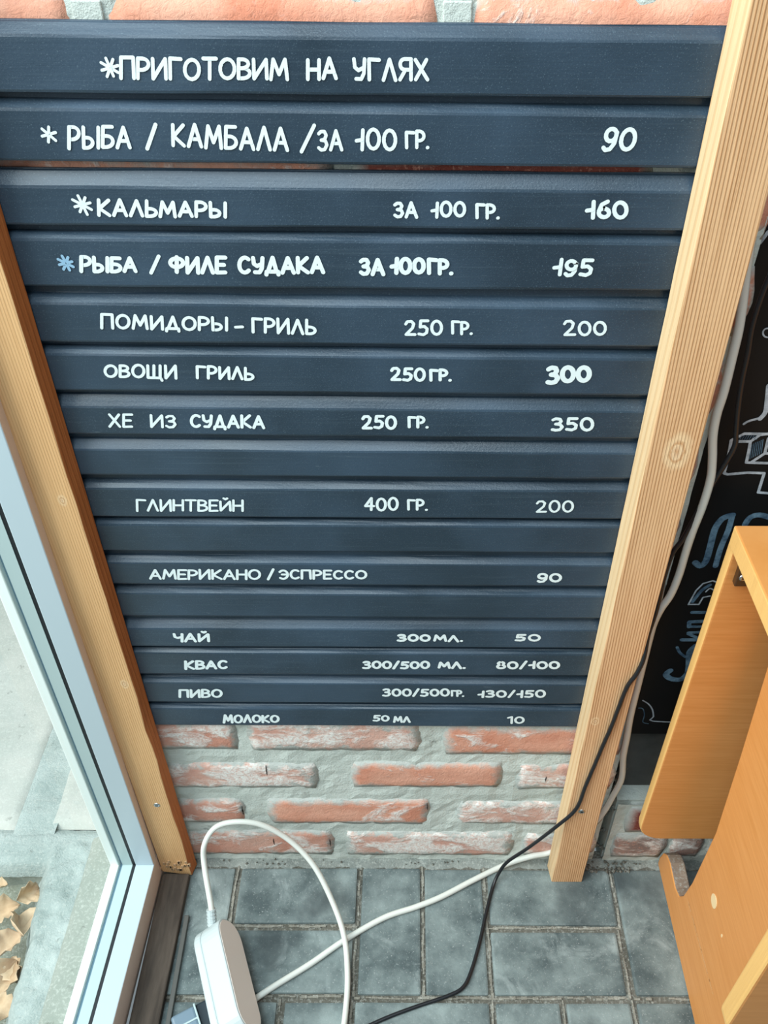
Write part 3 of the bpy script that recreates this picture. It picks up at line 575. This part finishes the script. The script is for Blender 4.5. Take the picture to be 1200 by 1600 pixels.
# ---- desk
D_ = thing('wooden_desk', 'orange veneered wooden desk with rounded panels and a pale top edge', 'desk', (.6, -.2, 0))
def rrect(x0, x1, z0, z1, r, n=6, only_bottom=True):
    p = [(x0, z1), (x0, z0+r)]+[(x0+r-r*math.cos(math.pi/2*i/n), z0+r-r*math.sin(math.pi/2*i/n)) for i in range(1, n+1)]
    p += [(x1-r+r*math.sin(math.pi/2*i/n), z0+r-r*math.cos(math.pi/2*i/n)) for i in range(0, n+1)]+[(x1, z1)]
    return p
def slabpart(name, poly, axis, a, b, face='veneer', edge='edge', bev=.004):
    """board: face veneer on the two large sides, paler edge all round"""
    mb = MB(); mb.prism(poly, axis, a, b); me = mb.mesh(name, D_['_org']); me.materials.append(M[face]); me.materials.append(M[edge])
    big = {'x': 0, 'y': 1, 'z': 2}[axis]
    for p in me.polygons: p.material_index = 0 if abs(p.normal[big]) > .9 else 1
    return link(name, me, M[face], D_, bevel=bev, seg=3)
slabpart('tabletop', [(.338, -.46), (1.20, -.46), (1.20, -.031), (.338, -.031)], 'z', .724, .750, bev=.002)
slabpart('back_panel', rrect(.3405, 1.19, .142, .7235, .036), 'y', -.040, -.025, bev=.003)
slabpart('front_panel', rrect(.341, 1.19, .300, .7235, .028), 'y', -.355, -.333, bev=.004)
LEG = [(-.002, .0), (-.001, .018), (-.006, .040), (-.018, .056), (-.034, .062), (-.052, .060), (-.072, .058), (-.088, .066), (-.097, .085), (-.104, .14), (-.107, .28), (-.090, .43), (-.070, .58), (-.060, .7235),
       (-.30, .7235), (-.29, .40), (-.29, .13), (-.31, .07), (-.40, .055), (-.45, .04), (-.46, .0)]
def leg(x0):
    return slabpart('side_panel', LEG, 'x', x0, x0+.024, edge='worn', bev=.003)
lg = leg(.407); lg2 = leg(1.12)
p = onX(1116, 1408, .407); mb = MB(); k = 18
mb.prism([(p.y+.009*math.cos(i*2*math.pi/k), p.z+.011*math.sin(i*2*math.pi/k)) for i in range(k)], 'x', .4062, .409); mb.build('wooden_plug', M['plug'], D_)
p = onX(1128, 1462, .407); mb = MB(); mb.prism([(p.y+.002*math.cos(i*2*math.pi/8), p.z+.003*math.sin(i*2*math.pi/8)) for i in range(8)], 'x', .4066, .408); mb.build('chip', M['plug'], D_)
mb = MB(); rr = random.Random(8); aa = onX(1076, 1410, .407); bb_ = onX(1115, 1555, .407)
for i in range(22):
    u = (i+rr.random()*.6)/22; c = aa.lerp(bb_, u); d = (bb_-aa).normalized()*rr.uniform(.001, .004); nrm = Vector((0, -d.z, d.y)).normalized()*.0004
    mb.add([Vector((.4066, q.y, q.z)) for q in (c-d-nrm, c+d-nrm, c+d+nrm, c-d+nrm)], [(0, 1, 2, 3)])
mb.build('scratch', M['plug'], D_)
q0 = onY(1144, 909, -.0405); q1 = onY(1158, 868, -.0405)
mb = MB(); mb.prism([(q0.x, q0.z), (q0.x+.046, q0.z), (q0.x+.046, .7235), (q0.x, .7235)], 'y', -.048, -.0395); br = mb.build('bracket', M['bracket'], D_, bevel=.001)
sp = onY(1161, 903, -.048); screw(sp, (0, -1, 0), br, .0045)

# ---- power block, cables
def cable(name, pts, r, mat, label, cat='cable', lead=None):
    mb = MB(); mb.tube([Vector(p) for p in pts], r, 10, 8); o = mb.build(name, M[mat], None, smooth=True)
    o['label'] = label; o['category'] = cat; return o
A0 = onZ(334, 1447, .056); A1 = onZ(372, 1612, .056); Ln = (A1-A0); Ln.z = 0; LEN = Ln.length+.012; Ln.normalize()
phi = math.radians(27); S_ = Vector((Ln.y, -Ln.x, 0)); S_ = S_ if S_.x > 0 else -S_          # horizontal, to the right
Tn = (S_*math.cos(phi)+Vector((0, 0, 1))*math.sin(phi)); Hn = (-S_*math.sin(phi)+Vector((0, 0, 1))*math.cos(phi))   # flat face normal Tn (right-up), edge band normal Hn
HH, TT = .060, .044
org = (A0+A1)/2; org.z = .040
pb = thing('power_block', 'white rounded plastic power block standing on edge by the window', 'power supply', tuple(org))
def stadium(l, h, r, n=8):
    P = []
    for cx, cy, a0 in ((l/2-r, h/2-r*.9, 0), (-l/2+r, h/2-r*.9, 90), (-l/2+r, -h/2+r*.9, 180), (l/2-r, -h/2+r*.9, 270)):
        P += [(cx+r*math.cos(math.radians(a0+90*i/n)), cy+r*.9*math.sin(math.radians(a0+90*i/n))) for i in range(n+1)]
    return P
def block(name, t0, t1, shrink, mat, bev=.002):
    mb = MB(); st = stadium(LEN-shrink, HH-shrink, .030-shrink/2); n = len(st)
    f = lambda p, t: org+Ln*p[0]+Hn*p[1]+Tn*t
    mb.add([f(p, t0) for p in st]+[f(p, t1) for p in st], [tuple(range(n)), tuple(range(2*n-1, n-1, -1))]+[(i, i+n, (i+1) % n+n, (i+1) % n) for i in range(n)])
    return mb.build(name, M[mat], pb, bevel=bev, smooth=False)
block('half_shell', -TT/2, -.0102, 0, 'plastic'); block('half_shell', -.0098, TT/2, 0, 'plastic'); block('seam', -.0104, -.0096, .003, 'alu_grey', 0); block('face_plate', TT/2-.001, TT/2+.0006, .005, 'plastic_g', .0005)
endp = org-Ln*(LEN/2-.002)+Hn*.006; d0 = (onZ(329, 1405, .075)-endp).normalized()
mb = MB(); mb.tube([endp, endp+d0*.026], .0062, 12, 0)
for i in range(5): c = endp+d0*(.004+i*.005); mb.tube([c, c+d0*.0025], .0072, 12, 0)
mb.build('strain_relief', M['plastic'], pb)
e2 = endp+d0*.02
cable('power_cable', [e2, endp+d0*.032, onZ(319, 1350, .10), onZ(320, 1318, .128), onZ(338, 1292, .148), onZ(372, 1284, .152), onZ(412, 1290, .140), onZ(455, 1315, .110), onZ(492, 1355, .078), onZ(522, 1415, .040), onZ(538, 1465, .018), onZ(543, 1520, .0075), onZ(541, 1570, .0045), onZ(533, 1620, .0045), onZ(505, 1690, .0045)],
      .0042, 'cable_w', 'white cable looping up from the power block against the bricks', 'cable')
exitp = org+Ln*(LEN*.28)+Tn*(TT*.3)-Hn*.012
cable('extension_cord', [exitp, onZ(392, 1566, .008), onZ(430, 1540, .0045), onZ(485, 1506, .0045), onZ(540, 1468, .0045), onZ(600, 1434, .0045), onZ(650, 1417, .0045), onZ(690, 1401, .0045), onZ(740, 1375, .0045), onZ(790, 1351, .006), onY(830, 1338, -.005), onY(862, 1331, -.002), onY(905, 1308, -.002),
      onY(929, 1285, -.002), onY(945, 1266, -.002), onY(957, 1245, 0), onY(971, 1217, -.001), onY(974, 1182, -.001), onY(980, 1150, -.001), onY(986, 1115, -.001), onY(1000, 1058, .001), onY(1015, 997, .001), onY(1022, 973, .001), onY(1033, 951, -.001), onY(1048, 929, -.001), onY(1061, 898, -.001), onY(1072, 861, -.001),
      onY(1083, 828, -.001), onY(1098, 790, -.001), onY(1110, 749, -.001), onY(1113, 718, -.001), onY(1114, 681, -.001), onY(1120, 647, -.001), onY(1131, 612, -.001), onY(1146, 550, -.001), onY(1154, 515, -.001), onY(1160, 475, -.001), onY(1165, 430, -.001), onY(1172, 380, -.001), onY(1185, 300, -.001), onY(1205, 200, -.001)],
      .0044, 'cable_w', 'white cord across the pavers, then up the wall behind the right post', 'cable')
yb = -.044
cable('thin_cord', [onZ(540, 1620, .003), onZ(600, 1592, .003), onZ(650, 1573, .003), onZ(700, 1556, .003), onZ(724, 1542, .003), onZ(737, 1515, .003), onZ(750, 1470, .003), onZ(760, 1425, .003), onZ(771, 1383, .005), onZ(782, 1360, .022), onZ(795, 1345, .045), onZ(825, 1325, .085), onY(870, 1291, -.040), onY(900, 1264, -.037), onY(915, 1228, -.0372), onY(928, 1198, -.0372),
      onY(942, 1165, -.0372), onY(955, 1136, -.0372), onY(967, 1105, -.0372), onY(980, 1073, -.0372), onY(995, 1052, -.037), onY(1006, 1028, -.034), onY(1013, 992, -.026), onY(1025, 955, -.020), onY(1036, 908, -.014), onY(1050, 866, -.006), onY(1066, 843, -.002), onY(1084, 811, 0), onY(1105, 772, 0), onY(1120, 746, 0), onY(1141, 711, 0),
      onY(1149, 693, 0), onY(1150, 678, 0), onY(1153, 640, 0), onY(1159, 597, 0), onY(1169, 550, 0), onY(1175, 512, 0), onY(1188, 468, 0), onY(1203, 430, 0), onY(1225, 380, 0)],
      .0027, 'cable_b', 'thin black cord crossing the right post and trailing onto the pavers', 'cable')

# ---- grey plug lying by the block
pg = onZ(300, 1585, .02); pt = thing('plug_adapter', 'smoky blue-grey plastic plug adapter on the pavers behind the white block', 'plug', (pg.x, pg.y, 0))
ang = math.radians(28); cu = lambda p: Vector((pg.x+p.x*math.cos(ang)-p.y*math.sin(ang), pg.y-.008+p.x*math.sin(ang)+p.y*math.cos(ang), p.z))
mb = MB(); mb.box(-.024, .010, -.030, .014, .001, .030, cu); mb.build('housing', M['grey_plastic'], pt, bevel=.004, seg=3)
mb = MB(); mb.box(.010, .032, -.028, .016, .001, .024, cu); mb.build('socket_cover', M['dark_plastic'], pt, bevel=.003)
mb = MB(); mb.box(.009, .0115, -.031, .015, .001, .0315, cu); mb.box(-.0245, .0105, -.006, -.0035, .029, .0312, cu); mb.build('ridge', M['alu_grey'], pt, bevel=.0005)

# ---- dried leaves outside in the gutter
def leaf_mesh(s, curl, seed):
    mb = MB(); nu, nv = 10, 8; vs = []
    for i in range(nu+1):
        for j in range(nv+1):
            u = i/nu; v = j/nv*2-1; wdt = math.sin(math.pi*u**.8)*.42*(1+.18*math.sin(u*22+seed))
            x = (u-.5)*s; y = v*wdt*s; z = curl*s*(v*v*.9*math.sin(math.pi*u))+.10*s*noise.noise(Vector((u*3, v*2, seed)))+curl*s*.5*(u-.4)**2-.02*s*(1 if j == nv//2 else 0)
            vs.append((x, y, z))
    W = nv+1; mb.add(vs, [(i*W+j, (i+1)*W+j, (i+1)*W+j+1, i*W+j+1) for i in range(nu) for j in range(nv)]); return mb
LV = [(12, 1425, .060, .7, .5, .4, 'large curled tan leaf against the kerb, leftmost outside the glass'), (38, 1450, .055, .9, 2.2, .9, 'upright tan leaf leaning in the gutter beside the dark twig-like leaf'),
      (20, 1480, .060, .6, 4.0, .2, 'flat pinkish-tan leaf in the middle of the gutter'), (14, 1530, .066, .8, 1.3, .3, 'broad beige leaf below the others in the gutter'),
      (34, 1515, .050, .6, 5.3, .7, 'pale narrow leaf resting on the rough concrete'), (6, 1580, .058, .5, 2.9, .2, 'lowest pale pink leaf at the edge of the photo'),
      (48, 1398, .046, 1.0, .9, 1.1, 'small dark curled leaf standing by the kerb'), (8, 1385, .026, .7, 3.3, .3, 'tiny cream leaf scrap on the kerb')]
for i, (px, py, s, cl, rz, rx, lab) in enumerate(LV):
    p = onZ(px-6, py, -.052); mb = leaf_mesh(s*.85, cl*.8, i*1.7)
    o = mb.build('dried_leaf', M['leaf'], None, smooth=True); o.location = p; o.rotation_euler = (rx*.6, rx*.4, rz)
    o['label'] = lab; o['category'] = 'leaf'; o['group'] = 'dried leaves in the gutter outside'
    so = o.modifiers.new('thick', 'SOLIDIFY'); so.thickness = .0006
for o in list(bpy.data.objects):
    if '_org' in o: del o['_org']
